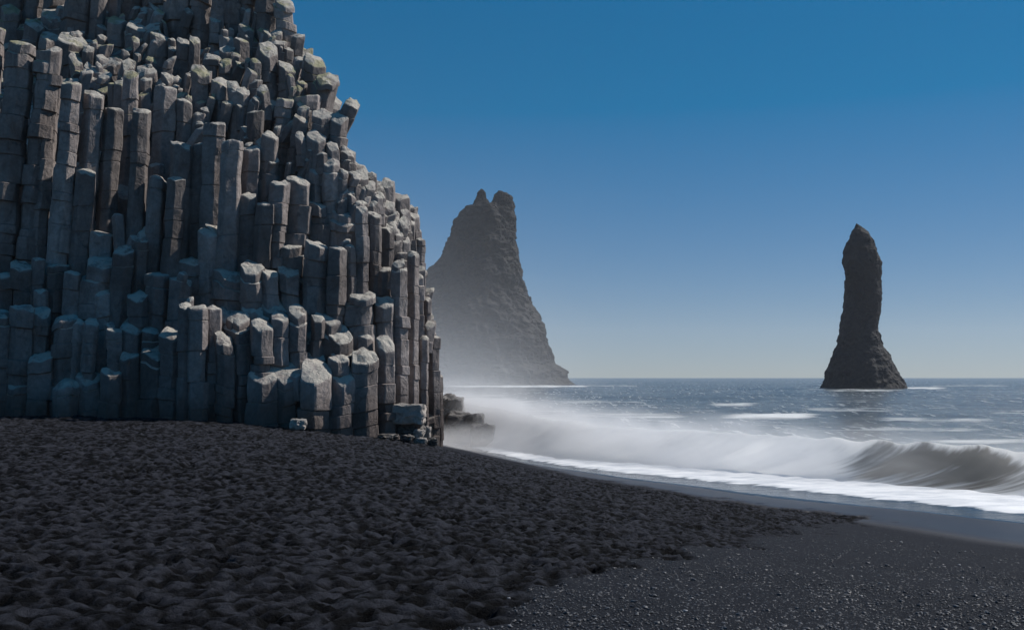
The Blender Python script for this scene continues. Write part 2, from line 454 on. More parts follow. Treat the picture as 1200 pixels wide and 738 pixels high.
# the water folds into soft tongues along its front
WV[..., 1] += k * 0.4 * perlin(streakU * 0.6, Vm * 0.8, 9)
wv = N('breaking_water')
p = wv.geo.outputs['Position']
comb = wv.n('ShaderNodeCombineXYZ')
wv.put(wv.attr('su'), comb.inputs[0]); wv.put(wv.attr('sv'), comb.inputs[1])
s1 = wv.noise(wv.pos((1.25, 0.7, 1), src=comb.outputs[0]), 1.0, 3, 0.5, 0.25)
s2 = wv.noise(wv.pos((4.5, 1.0, 1), (3, 1, 0), src=comb.outputs[0]), 1.0, 4, 0.55, 0.15)
sm_ = wv.math('ADD', wv.math('MULTIPLY', s1, 0.62), wv.math('MULTIPLY', s2, 0.38))
sm_ = wv.math('ADD', wv.math('MULTIPLY', wv.math('SUBTRACT', sm_, 0.5), 1.3), 0.5)
wh = wv.math('ADD', sm_, wv.attr('white'))
fac = wv.rmp(wh, 0.41, 0.75)
colr = wv.mix(fac, (0.105, 0.095, 0.078), (0.93, 0.92, 0.90))
wv.to('Base Color', colr)
wv.to('Roughness', 0.55)
wv.to('Specular IOR Level', 0.2)
tl = wv.n('ShaderNodeBsdfTranslucent'); wv.put(colr, tl.inputs['Color'])
ms1 = wv.n('ShaderNodeMixShader'); wv.put(wv.math('MULTIPLY', fac, 0.55), ms1.inputs[0])
wv.t.links.new(wv.b.outputs[0], ms1.inputs[1]); wv.t.links.new(tl.outputs[0], ms1.inputs[2])
tp = wv.n('ShaderNodeBsdfTransparent'); ms2 = wv.n('ShaderNodeMixShader'); wv.put(wv.attr('soft'), ms2.inputs[0])
wv.t.links.new(tp.outputs[0], ms2.inputs[1]); wv.t.links.new(ms1.outputs[0], ms2.inputs[2])
wv.t.links.new(ms2.outputs[0], wv.out.inputs['Surface'])
Pn = perlin(Tm * 0.012, Vm * 1.2, 11)
white = (1 - right) * 0.42 + 0.22 * smooth(0.45, 1.0, Vm) * 1 + 0.34 * smooth(0.30, -0.10, Vm) - 0.05 * right + Pn * 0.16 \
    - 0.13 * np.exp(-((Tm - 880) / 70) ** 2 - ((Vm - .35) / .3) ** 2) - 0.10 * np.exp(-((Tm - 700) / 40) ** 2 - ((Vm - .5) / .3) ** 2) \
    - 0.16 * np.exp(-((Tm - 1075) / 40) ** 2 - ((Vm - .25) / .25) ** 2)
sv_ = Vm + 0.10 * perlin(streakU * 1.2, Vm, 7)
soft = (smooth(-0.35, 0.32, sv_) * (1 - right) + smooth(-0.7, 0.06, sv_) * right) * smooth(1.0, 0.82, Vm + 0.06 * perlin(streakU * 1.5, 0, 8)) * smooth(500, 560, Tm)
o = mesh_np('breaking_wave', WV.reshape(-1, 3), grid_faces(nv, len(T)), wv.m, sm=True,
            attrs={'su': streakU, 'sv': Vm * 2, 'white': white, 'soft': soft})
tag(o, 'long silky white wave breaking along the shore with brown streaks', 'wave', kind='structure')
WAVE_CR, WAVE_FT = CR, FT

# spray: a volume that hugs the crest; its density falls off around the crest line
def curve_node(m, xsock, xs_, ys_, x0, x1, y0, y1):
    fc = m.n('ShaderNodeFloatCurve')
    m.put(m.math('DIVIDE', m.math('SUBTRACT', xsock, x0), x1 - x0), fc.inputs['Value'])
    cu = fc.mapping.curves[0]
    pts = [((a - x0) / (x1 - x0), (b - y0) / (y1 - y0)) for a, b in zip(xs_, ys_)]
    cu.points[0].location = pts[0]; cu.points[1].location = pts[-1]
    for q in pts[1:-1]: cu.points.new(*q)
    fc.mapping.update()
    return m.math('ADD', m.math('MULTIPLY', fc.outputs[0], y1 - y0), y0)

def box_mesh(name, lo, hi, mat):
    V = [(x, y, z) for z in (lo[2], hi[2]) for y in (lo[1], hi[1]) for x in (lo[0], hi[0])]
    Fq = [(0, 2, 3, 1), (4, 5, 7, 6), (0, 1, 5, 4), (1, 3, 7, 5), (3, 2, 6, 7), (2, 0, 4, 6)]
    return mesh_np(name, np.array(V, float), Fq, mat)

def volume_material(name):
    m = N(name); m.t.nodes.remove(m.b)
    vol = m.n('ShaderNodeVolumePrincipled')
    m.t.links.new(vol.outputs[0], m.out.inputs['Volume'])
    vol.inputs['Color'].default_value = (0.97, 0.97, 0.98, 1)
    vol.inputs['Anisotropy'].default_value = 0.2
    m.vol = vol
    return m

sp = volume_material('spray_volume')
P3 = sp.sep(sp.geo.outputs['Position'])
idx = [0, 70, 130, 200, 300, 430, 560, 700, 899]
cxs = [float(CR[i, 0]) for i in idx]; cys = [float(CR[i, 1]) for i in idx]; czs = [float(CR[i, 2]) for i in idx]
X0, X1 = cxs[0], cxs[-1]
yc = curve_node(sp, P3[0], cxs, cys, X0, X1, 30, 70)
zc = curve_node(sp, P3[0], cxs, [a + b for a, b in zip(czs, (1.6, 1.5, 1.1, .8, .6, .45, .35, 0.25, 0.2))], X0, X1, 0, 5)
dy = sp.math('SUBTRACT', P3[1], yc)
g1 = sp.math('EXPONENT', sp.math('MULTIPLY', sp.math('MULTIPLY', dy, dy), -0.16))
vert = sp.math('DIVIDE', P3[2], zc)
g2 = sp.math('MULTIPLY', sp.rmp(vert, 0.2, 1.3, 1.0, 0.0), sp.rmp(P3[2], 2.4, 4.4, 1.0, 0.0))
nn = sp.noise(sp.pos((0.35, 0.35, 0.8)), 1.0, 3, 0.55, 0.4)
g3 = sp.rmp(nn, 0.34, 0.66, 0.25, 1.0)
gx = curve_node(sp, P3[0], [X0, cxs[2], cxs[4], cxs[5], cxs[6], X1], [1.4, 1.25, 0.95, .75, .5, .22], X0, X1, 0, 1.0)
den = sp.math('MULTIPLY', sp.math('MULTIPLY', g1, g2), sp.math('MULTIPLY', g3, gx))
# a second cloud of it round the rocks at the tip of the cliff
qx = sp.math('ADD', P3[0], 3.0); qy = sp.math('SUBTRACT', P3[1], 55.0)
q2 = sp.math('ADD', sp.math('MULTIPLY', sp.math('MULTIPLY', qx, qx), 0.06), sp.math('MULTIPLY', sp.math('MULTIPLY', qy, qy), 0.05))
den = sp.math('ADD', den, sp.math('MULTIPLY', sp.math('MULTIPLY', sp.math('EXPONENT', sp.math('MULTIPLY', q2, -1.0)), sp.rmp(P3[2], 0.1, 1.7, 1.0, 0.0)), sp.math('MULTIPLY', g3, 0.55)))
sp.put(sp.math('MULTIPLY', den, 1.1), sp.vol.inputs['Density'])
o = box_mesh('sea_spray', (X0 + .05, 30, 0.03), (X1 - .05, 74, 4.6), sp.m)
tag(o, 'pale soft spray hanging over the breaking wave', 'spray', kind='stuff')
sp.m.cycles.volume_step_rate = 0.12

# mist drifting round the foot of the great stack and the rocks at the foot of the cliff
ms = volume_material('mist_volume')
P4 = ms.sep(ms.geo.outputs['Position'])
hgt = ms.math('EXPONENT', ms.math('MULTIPLY', P4[2], -1 / 13.0))
lat = ms.rmp(P4[0], -45, 35, 1.0, 0.0)
mn = ms.rmp(ms.noise(ms.pos((0.02, 0.02, 0.04)), 1.0, 3, 0.5), 0.2, 0.8, 0.5, 1.3)
ms.put(ms.math('MULTIPLY', ms.math('MULTIPLY', hgt, lat), ms.math('MULTIPLY', mn, 0.0058)), ms.vol.inputs['Density'])
o = box_mesh('sea_mist', (-160, 110, 0.6), (60, 440, 95), ms.m)
tag(o, 'pale sea mist round the foot of the great rock stack', 'mist', kind='stuff')
ms.m.cycles.volume_step_rate = 0.4

# ------------------------------------------------------------------ the columnar cliff
FB = np.array([(-200, 60), (-40, 54.5), (0, 52.6), (40, 50.5), (80, 48), (130, 45.2), (190, 43.4), (275, 42.2), (315, 41.5), (345, 41), (372, 40.3), (440, 39.4), (485, 38.7), (505, 38.4)], float)
def depth_for(px, yb):
    d = np.interp(yb, FB[:, 0], FB[:, 1])
    return d + np.interp(px, [-200, 300, 420, 470, 520], [0, 0, 1.2, 3.4, 8.0])
SIL = np.array([(-300, -120), (300, -60), (338, 0), (346, 42), (366, 75), (388, 102), (400, 128), (409, 165), (414, 190), (430, 208), (448, 222), (468, 235), (482, 250), (492, 262), (497, 330), (503, 372), (514, 396), (519, 445), (523, 520)], float)

CAP = []       # per vertex: 1 on the broken top of a column
def column(xl, xr, yt, yb, shift, d, tilt=None, seed=0, ext=3.0, dark=False, joints=None, nside=None):
    """verts, faces, tone of one basalt column whose front shows between these picture limits"""
    r = np.random.default_rng(seed)
    w = (xr - xl) / F * d * 0.99
    Tp = P((xl + xr) / 2, yt, d); Bp = P((xl + xr) / 2 + shift, yb, d)
    ax = Tp - Bp; L0 = np.linalg.norm(ax); ax = ax / L0
    if ax[2] < 0.3: ax = np.array([0, 0, 1.0])
    Bp = Bp - ax * ext; L = L0 + ext
    ns = nside or int(r.choice([5, 6, 6, 6, 7]))
    phi = r.uniform(26, 52) if r.uniform() < 0.8 else r.uniform(-25, 25)     # most columns turn a side to the sea
    rot = math.radians(-90 + phi) + math.pi / ns
    ang = np.sort(((np.arange(ns) + r.uniform(-0.15, 0.15, ns)) * 2 * np.pi / ns + rot) % (2 * np.pi))
    rad = r.uniform(0.88, 1.1, ns)
    pol = np.stack([np.cos(ang) * rad, np.sin(ang) * rad], -1)
    # chamfered corners and points along each side
    pts = []
    ch = r.uniform(0.035, 0.10)
    for i in range(ns):
        a, b, c_ = pol[i - 1], pol[i], pol[(i + 1) % ns]
        pts += [b + (a - b) * ch, b + (c_ - b) * ch]
        e0 = b + (c_ - b) * ch; e1 = c_ + (b - c_) * ch
        for f in (0.33, 0.67): pts.append(e0 + (e1 - e0) * f)
    pts = np.array(pts)
    pts[:, 0] = (pts[:, 0] - (pts[:, 0].max() + pts[:, 0].min()) / 2) / np.ptp(pts[:, 0]) * w
    pts[:, 1] = (pts[:, 1] - pts[:, 1].min()) / np.ptp(pts[:, 1]) * w * r.uniform(0.9, 1.15)
    m = len(pts)
    cen = np.array([0, w * 0.5])
    # heights of the rings: even ones, with pinched pairs at the joints
    jl = []
    brk = yt > 300 or xl > 300 or yt < 100      # here the rock is broken into short drums
    h = L - r.uniform(0.25, 1.1 if brk else 1.8)
    while h > 0.3:
        jl.append(h); h -= r.uniform(0.3, 1.3) if (brk or r.uniform() < 0.3) else r.uniform(1.2, 3.8)
    rings = [(h, 1.0) for h in np.arange(0, L - 0.16, 0.3)]
    for j in jl:
        rings = [q for q in rings if abs(q[0] - j) > 0.09]
        dp = r.uniform(0.90, 0.96)
        rings += [(j - 0.028, 1.0), (j - 0.014, dp), (j + 0.014, dp), (j + 0.028, 1.0)]
    rings = sorted(rings)
    if tilt is None: tilt = (r.uniform(0.25, 0.85), r.uniform(-0.45, 0.05))
    V = []
    offs = {}
    zr = []
    seg = 0; sx = sy = 0.0; tw = 1.0
    for (h, s) in rings:
        while seg < len(jl) and h > sorted(jl)[seg]:
            seg += 1; sx, sy = r.normal(0, 0.05 if brk else 0.018, 2) * w; tw = 1 + r.normal(0, 0.05 if brk else 0.02)
        q = (pts - cen) * s * tw + cen + (sx, sy)
        V.append(np.column_stack([q, np.full(m, h)]))
    # broken top: bevel, then two inner rings
    bev = r.uniform(0.05, 0.12)
    for s, dz in ((1.0, -bev * 1.1), (0.985, -bev * 0.45), (0.93, 0.0), (0.62, 0.03), (0.3, 0.05)):
        q = (pts - cen) * s * tw + cen + (sx, sy)
        V.append(np.column_stack([q, np.full(m, L + dz)]))
    V.append(np.array([[cen[0] + sx, cen[1] + sy, L + 0.05]]))
    V = np.vstack(V)
    nr = (len(V) - 1) // m
    # the joints are not level: each drum sits a little askew
    jt = 0.10 * perlin(V[:, 2] * 0.9 + seed, 0.3, seed * 0.61) + 0.02
    V[:, 2] += (V[:, 0] * r.normal(0, 0.12) + (V[:, 1] - w * 0.5) * jt) * np.clip((L - V[:, 2]) / 0.8, 0, 1)
    # top plane tilt applied near the top only, so that the sides stay straight
    ktop = smooth(L - max(0.5, w * 0.9), L - bev * 1.1, V[:, 2])
    dzt = tilt[0] * (V[:, 1] - 0.0) + tilt[1] * V[:, 0]
    cor = perlin(V[:, 0] * 2.2 / w + seed * 1.7, V[:, 1] * 2.2 / w, seed * 0.37) * 0.12 * w
    chip = -np.maximum(0, perlin(V[:, 0] * 1.3 / w + seed * 2.3, V[:, 1] * 1.3 / w, seed * .71) - 0.18) * 0.55 * w
    rim = np.clip(np.hypot(V[:, 0] - cen[0], V[:, 1] - cen[1]) / (0.45 * w), 0, 1)
    V[:, 2] += ktop * (dzt + cor * (0.4 + 0.6 * rim) + chip * smooth(0.35, 1.0, rim))
    # world
    Xw = Bp[0] + ax[0] * V[:, 2] + V[:, 0]
    Yw = Bp[1] + V[:, 1]
    Zw = Bp[2] + ax[2] * V[:, 2]
    dn = 0.06 * w
    Xw += dn * perlin(Xw * 1.1, Yw * 1.1 + seed, Zw * 1.1) + 0.022 * perlin(Xw * 3.3, Yw * 3.3, Zw * 2.6)
    Yw += dn * perlin(Xw * 1.1 + 9, Yw * 1.1, Zw * 1.1 + seed) + 0.03 * perlin(Xw * 3, Yw * 3, Zw * 2.4 + 5)
    Zw += 0.04 * perlin(Xw * 4, Yw * 4, seed) * ktop
    W = np.column_stack([Xw, Yw, Zw])
    Fc = [tuple(f) for f in grid_faces(nr, m, True)]
    top = (nr - 1) * m; cidx = nr * m
    Fc += [(top + i, top + (i + 1) % m, cidx) for i in range(m)]
    Fc += [tuple(range(m - 1, -1, -1))]
    CAP.append(np.clip(ktop * 1.5, 0, 1))
    return W, Fc, np.full(len(W), r.uniform(0, 1))

# xl, xr, y top, y bottom [, shift of the foot in px]
COLS = [
 # the long organ-pipe columns
 (-36, -2, 30, 310, -22), (0, 33, 50, 310, -24), (33, 62, 72, 310, -22), (44, 70, 60, 300, -22), (68, 92, 98, 318, -18), (92, 118, 112, 318, -16), (118, 141, 128, 290, -12),
 (59, 83, 198, 312, -9), (83, 108, 204, 315, -9), (100, 128, 274, 313, -2), (128, 143, 252, 300, 3), (150, 172, 132, 290, -9), (172, 190, 194, 215, -1), (178, 204, 102, 200, -6),
 (195, 221, 170, 300, -6), (170, 190, 207, 322, -6), (190, 215, 211, 326, -7), (222, 241, 170, 292, -4), (203, 224, 118, 175, -2), (222, 240, 133, 175, -1), (236, 262, 145, 312, -8),
 (258, 281, 165, 316, -7), (281, 303, 178, 240, -2), (279, 298, 231, 318, -2), (286, 307, 132, 190, -3), (303, 325, 162, 240, -6), (296, 320, 240, 322, -4), (314, 337, 218, 322, -5),
 (334, 362, 212, 290, -4), (360, 384, 219, 238, 0), (358, 384, 240, 290, 0), (323, 352, 290, 326, -3), (352, 381, 288, 378, -2), (379, 404, 292, 378, -2), (384, 417, 256, 292, 0), (402, 417, 290, 348, 0),
 (392, 415, 238, 256, 0), (415, 431, 246, 348, 0), (430, 446, 254, 348, 0), (443, 461, 268, 308, 0), (458, 480, 297, 330, 0), (476, 490, 300, 430, 0), (441, 459, 318, 362, 0), (458, 478, 320, 432, 0),
 (486, 498, 281, 352, 0), (484, 497, 326, 400, 0), (494, 505, 352, 400, 0), (501, 515, 395, 500, 0), (512, 519, 442, 505, 0), (491, 502, 398, 510, 0),
 # the lower steps
 (437, 460, 361, 402, 0), (405, 438, 350, 388, 0), (418, 438, 396, 414, 0), (437, 463, 393, 412, 0), (437, 461, 412, 508, 0), (407, 440, 424, 508, 0), (380, 411, 452, 504, 0), (346, 384, 450, 504, 0),
 (313, 348, 447, 498, 0), (285, 322, 450, 498, 0), (291, 318, 388, 450, 0), (313, 336, 377, 446, 0), (335, 357, 372, 440, 0), (354, 382, 403, 424, 0), (350, 380, 428, 452, 0), (381, 412, 405, 424, 0),
 (383, 410, 424, 470, 0), (362, 378, 377, 404, 0), (374, 399, 379, 406, 0), (280, 305, 367, 390, 0), (302, 335, 365, 384, 0), (250, 276, 378, 402, 0), (247, 271, 404, 500, -1), (262, 293, 382, 470, 0),
 (205, 222, 362, 490, -2), (218, 241, 362, 490, -2), (238, 258, 362, 490, -2), (162, 183, 390, 422, 0), (160, 198, 423, 488, -2), (139, 163, 388, 420, 0), (136, 160, 420, 488, 0), (121, 140, 388, 455, -2), (111, 136, 440, 488, -1),
 (94, 112, 381, 440, -4), (56, 86, 377, 450, -4), (80, 97, 378, 460, -4), (34, 54, 369, 420, -1), (4, 33, 362, 470, -4), (28, 58, 422, 485, -3), (-30, 6, 372, 480, -3), (56, 84, 452, 488, 0), (84, 112, 448, 488, 0), (0, 28, 455, 488, 0), (182, 210, 400, 480, 0),
 # the middle step
 (-20, 10, 325, 372, -2), (8, 36, 317, 362, -2), (33, 49, 305, 350, -2), (36, 51, 342, 370, 0), (48, 73, 313, 372, -2), (71, 91, 320, 372, -2), (90, 128, 314, 374, -5), (127, 153, 298, 374, -7), (151, 170, 283, 350, -3),
 (167, 192, 323, 378, -2), (191, 220, 330, 382, -2), (204, 233, 307, 334, 0), (229, 254, 277, 330, 0), (242, 281, 321, 368, 0), (279, 306, 322, 368, 0), (300, 325, 320, 368, 0), (322, 349, 322, 368, 0), (144, 168, 351, 392, 0), (104, 126, 346, 376, 0),
 # the right edge
 (404, 431, 208, 228, 0), (428, 441, 210, 232, 0), (446, 463, 222, 240, 0), (454, 480, 235, 252, 0), (474, 493, 253, 282, 0), (400, 417, 228, 246, 0), (417, 433, 236, 262, 0), (432, 452, 232, 262, 0), (450, 470, 250, 274, 0), (468, 488, 262, 300, 0),
 # the rubble slope and the upper pillars
 (375, 397, 195, 242, 0), (396, 407, 204, 240, -1), (355, 379, 165, 205, -3), (341, 361, 142, 176, -4), (362, 387, 139, 182, -4), (383, 406, 146, 188, -6), (399, 421, 124, 166, -20), (395, 415, 180, 204, 0),
 (362, 394, 98, 132, -6), (352, 380, 75, 98, -3), (322, 346, 82, 108, 0), (300, 323, 65, 98, -1), (311, 336, 52, 80, -2), (329, 342, 59, 80, 0), (340, 356, 44, 70, -4), (338, 372, 112, 150, -2), (320, 342, 116, 140, -2),
 (221, 245, 87, 132, -1), (244, 269, 101, 138, -2), (267, 290, 108, 142, -2), (232, 255, 68, 98, -2), (252, 268, 77, 98, 0), (253, 273, 62, 84, 0), (255, 273, 45, 62, 0), (272, 290, 49, 82, 0), (278, 295, 34, 56, 0),
 (203, 223, 53, 84, -1), (220, 234, 52, 82, -1), (172, 198, 45, 74, -1), (196, 206, 47, 72, 0), (160, 174, 37, 64, 0), (146, 171, 36, 62, 0), (122, 146, 26, 56, -1), (62, 97, 51, 88, -2), (95, 108, 62, 88, -1),
 (40, 69, 24, 50, -2), (-4, 19, 14, 34, 0), (18, 42, 32, 56, -2), (38, 61, 45, 62, -2), (140, 158, 92, 150, -2), (108, 124, 70, 92, 0), (116, 138, 78, 100, 0), (98, 124, 84, 100, 0), (90, 112, 92, 112, 0), (128, 152, 100, 126, -2), (156, 180, 88, 108, 0),
 (70, 106, -30, 52, -10), (104, 122, -30, 46, -6), (120, 146, -40, 24, -6), (144, 166, -30, 20, -4), (164, 192, -30, 24, -3), (190, 222, -34, 32, -3), (220, 246, -30, 40, -3), (244, 262, -30, 40, -2), (260, 280, -30, 36, -2), (277, 296, -34, 30, -2),
 (294, 322, -40, 40, -1), (318, 343, 8, 60, 2), (312, 336, -40, 30, -4), (20, 50, -30, 12, -3), (44, 74, -34, 20, -4), (-20, 22, -30, 14, -3)]

def cliff_shade(name, xl, xr, yt, yb):
    return
cliff = bpy.data.objects.new('basalt_cliff', None)
C.objects.link(cliff)
cliff.location = (0, 0, 0)
tag(cliff, 'towering cliff of grey hexagonal basalt columns rising in steps from the black sand', 'cliff')
area = []
for i, c_ in enumerate(COLS):
    area.append((max(0, min(c_[1], 1200) - max(c_[0], 0)) * (max(c_[3], 0) - max(c_[2], 0)), i))
big = set(i for _, i in sorted(area, reverse=True)[:100])
rest_V, rest_F, rest_T, rest_C = [], [], [], []
nrest = 0
def add_rest(W, Fc, Tn):
    global nrest
    rest_V.append(W); rest_C.append(CAP[-1]); rest_F.extend([tuple(int(a) + nrest for a in f) for f in Fc]); rest_T.append(Tn)
    nrest += len(W)
rr = np.random.default_rng(77)
for i, c_ in enumerate(COLS):
    xl, xr, yt, yb, sh = c_
    d = float(depth_for((xl + xr) / 2, yb)) + rr.uniform(-0.25, 0.45)
    ext = 3.0 if yb < 430 else 1.6
    if yt < 110 and yb < 200 or (xl > 340 and yt < 240):
        tl = (rr.uniform(0.45, 1.0), rr.uniform(-0.6, -0.1))
    else:
        tl = (rr.uniform(0.15, 0.6), rr.uniform(-0.35, 0.05))
    if 245 < xl < 470 and 355 < yt < 460:      # the broken ledges at the lower right slope towards the beach
        tl = (rr.uniform(0.45, 0.85), rr.uniform(-0.45, -0.1))
    W, Fc, Tn = column(xl, xr, yt, yb, sh, d, tilt=tl, seed=i + 1, ext=ext)
    if i in big:
        mesh_np('basalt_column', W, Fc, MAT_ROCK, cliff, attrs={'tone': Tn, 'cap': CAP[-1]})
    else:
        add_rest(W, Fc, Tn)
# the columns behind and between, in a loose hexagonal pack up the slope
k = 0
for dd in np.arange(39.6, 60, 0.82):
    off = rr.uniform(0, 1)
    xx = -27.0 + off
    while xx < -1:
        wdt = rr.uniform(0.6, 1.15) if xx < -7 else rr.uniform(0.9, 1.6)
        d = dd + rr.uniform(-0.25, 0.25)
        px, _ = proj(np.array(xx), np.array(d), np.array(4.0)); px = float(px)
        corr = float(np.interp(px, [-200, 300, 420, 470, 520], [0, 0, 1.2, 3.4, 8.0]))
        dq = d - corr
        if dq > 39.2 and px < 524:
            yt = float(np.interp(dq - 0.95, FB[::-1, 1], FB[::-1, 0])) + rr.normal(0, 9)
            yt = max(yt, float(np.interp(px + wdt / d * F / 2, SIL[:, 0], SIL[:, 1])) + rr.uniform(1, 8))
            hw = wdt / d * F / 2
            if px + hw < np.interp(yt, [0, 40, 128, 190, 222, 260, 330, 396, 445], [336, 344, 398, 412, 446, 490, 495, 512, 518]):
                ln = float(np.interp(yt, [-50, 60, 150, 200, 400], [-8, -10, -9, -4, -3])) * rr.uniform(0.2, 1.6)
                tl = (rr.uniform(0.35, 0.95), rr.uniform(-0.6, 0.1))
                W, Fc, Tn = column(px - hw, px + hw, yt, yt + 40, ln, d, tilt=tl, seed=1000 + k, ext=3.0)
                add_rest(W, Fc, Tn)
        k += 1
        xx += wdt * 0.93
for k in range(90):      # broken blocks lying on the ledges
    c_ = COLS[rr.integers(0, len(COLS))]
    if not (250 < c_[2] < 460 and c_[0] > 120): continue
    px = rr.uniform(c_[0], c_[1]); wd = rr.uniform(9, 18); ht = rr.uniform(3, 9)
    d = float(depth_for(px, c_[3])) + rr.uniform(0.15, 0.8)
    W, Fc, Tn = column(px - wd / 2, px + wd / 2, c_[2] - ht, c_[2] + 8, rr.uniform(-6, 3), d, tilt=(rr.uniform(0.3, 1.0), rr.uniform(-0.7, 0.2)), seed=7000 + k, ext=0.4, nside=5)
    add_rest(W, Fc, Tn)
for k in range(260):
    px = rr.uniform(60, 480); t_ = rr.uniform(0, 1)
    lo_ = float(np.interp(px, [60, 160, 260, 360, 440, 480], [100, 125, 170, 215, 262, 300])); hi_ = max(10, float(np.interp(px, SIL[:, 0], SIL[:, 1])) + 14)
    yb = hi_ + 10 + (lo_ - hi_) * t_
    if yb > 330 or (372 < px < 430 and yb < 185): continue
    wd = rr.uniform(6, 17); ht = rr.uniform(5, 20)
    d = float(depth_for(px, yb)) - rr.uniform(0.0, 0.5)
    tl = (rr.uniform(0.35, 1.1), rr.uniform(-0.8, 0.2))
    W, Fc, Tn = column(px - wd / 2, px + wd / 2, yb - ht, yb + 6, rr.uniform(-9, 3), d, tilt=tl, seed=5000 + k, ext=0.4, nside=5)
    add_rest(W, Fc, Tn)
o = mesh_np('small_basalt_columns', np.vstack(rest_V), rest_F, MAT_ROCK, cliff, attrs={'tone': np.concatenate(rest_T), 'cap': np.concatenate(rest_C)})
o['kind'] = 'stuff'
# solid heart of the headland, behind the columns
def rock_loft(rows, depth, dratio, mat, name, seed=0, rough=0.06, nseg=160, sub=4, parent=None, extra=None, fscale=1.0):
    """rows: (py, left px, right px) of an outline; built at its real distance with its own thickness"""
    R = np.array(rows, float)
    R = R[np.argsort(-R[:, 0])]
    ny = max(12, int(sub * (R[0, 0] - R[-1, 0])))
    py = np.linspace(R[0, 0], R[-1, 0], ny)
    l = np.interp(-py, -R[:, 0], R[:, 1]); r_ = np.interp(-py, -R[:, 0], R[:, 2])
    a = np.linspace(0, 2 * np.pi, nseg, endpoint=False)
    V = []
    for q, L_, R_ in zip(py, l, r_):
        A_, B_ = P(L_, q, depth), P(R_, q, depth)
        hw = (B_[0] - A_[0]) / 2; cx = (B_[0] + A_[0]) / 2
        V.append(np.stack([cx + hw * np.cos(a), depth + hw * dratio * np.sin(a), np.full(nseg, A_[2])], -1))
    V = np.array(V)
    H = V[..., 2].max() - V[..., 2].min()
    s = fscale * 6.0 / H
    cxm = (V[..., 0].max(1) + V[..., 0].min(1)) / 2
    ddx = V[..., 0] - cxm[:, None]; ddy = V[..., 1] - depth
    rad = np.sqrt(ddx ** 2 + ddy ** 2) + 1e-6
    nz = fbm(V[..., 0] * s + seed, V[..., 1] * s, V[..., 2] * s, 6, 0.55)
    rid = 1 - 2 * np.abs(perlin(V[..., 0] * s * 1.6 + seed, V[..., 1] * s * 1.6, V[..., 2] * s * 0.5 + V[..., 0] * s * 0.8))
    rid2 = 1 - 2 * np.abs(perlin(V[..., 0] * s * 4.1, V[..., 1] * s * 4.1 + seed, V[..., 2] * s * 3.3))
    stp = perlin(V[..., 0] * s * 7, V[..., 1] * s * 7, V[..., 2] * s * 11)
    def cell(k, o):
        q = V / H * k
        q = q + 0.35 * np.stack([perlin(q[..., 0], q[..., 1], q[..., 2] + o)] * 3, -1)
        i_ = np.floor(q).astype(int)
        return _perm[(_perm[(_perm[i_[..., 0] & 511] + i_[..., 1]) & 511] + i_[..., 2]) & 511] / 256.0 - 1.0
    blk = 0.08 * cell(16, 1) + 0.05 * cell(34, 3)
    dlt = rough * H * (0.26 * nz + 0.14 * rid + 0.16 * rid2 + 0.05 * stp + blk + 0.05 * perlin(V[..., 0] * s * 15, V[..., 1] * s * 15, V[..., 2] * s * 17) - 0.16)
    lim = np.clip(rad / (0.03 * H), 0, 1)
    V[..., 0] += ddx / rad * dlt * lim; V[..., 1] += ddy / rad * dlt * lim
    V[..., 2] += 0.012 * H * perlin(V[..., 0] * s * 2, V[..., 1] * s * 2, seed) * lim
    Vf = V.reshape(-1, 3)
    Fc = [tuple(f) for f in grid_faces(ny, nseg, True)]
    n0 = len(Vf)
    Vf = np.vstack([Vf, V[-1].mean(0, keepdims=True) + (0, 0, 0.004 * H)])
    top = (ny - 1) * nseg
    Fc += [(top + i, top + (i + 1) % nseg, n0) for i in range(nseg)]
    return Vf, Fc

def loft_object(name, lofts, mat, parent=None, tone=0.5):
    VV, FF, n = [], [], 0
    for Vf, Fc in lofts:
        VV.append(Vf); FF += [tuple(int(q) + n for q in f) for f in Fc]; n += len(Vf)
    VV = np.vstack(VV)
    return mesh_np(name, VV, FF, mat, parent, attrs={'tone': np.full(len(VV), tone), 'cap': np.ones(len(VV))})

heart = []
HV = []
pxs = np.linspace(-230, 505, 60)
dds = np.linspace(40.2, 62, 40)
for dq in dds:
    row = []
    for px in pxs:
        d = dq + float(np.interp(px, [-200, 300, 420, 470, 520], [0, 0, 1.2, 3.4, 8.0]))
        yt = float(np.interp(dq - 2.1, FB[::-1, 1], FB[::-1, 0])) + 12
        yt = max(yt, float(np.interp(px + 14, SIL[:, 0], SIL[:, 1])) + 14)
        row.append(P(px, yt, d))
    HV.append(row)
HV = np.array(HV)
HV[0, :, 2] = 0.5
HV[:, -1, 2] = -1.0
HV[-1, :, 2] = -1.0
HV[:, 0, 2] = -1
o = mesh_np('rock_face', HV.reshape(-1, 3), grid_faces(len(dds), len(pxs)), MAT_ROCK, cliff, sm=False, attrs={'tone': np.full(HV.shape[0] * HV.shape[1], 0.2)})

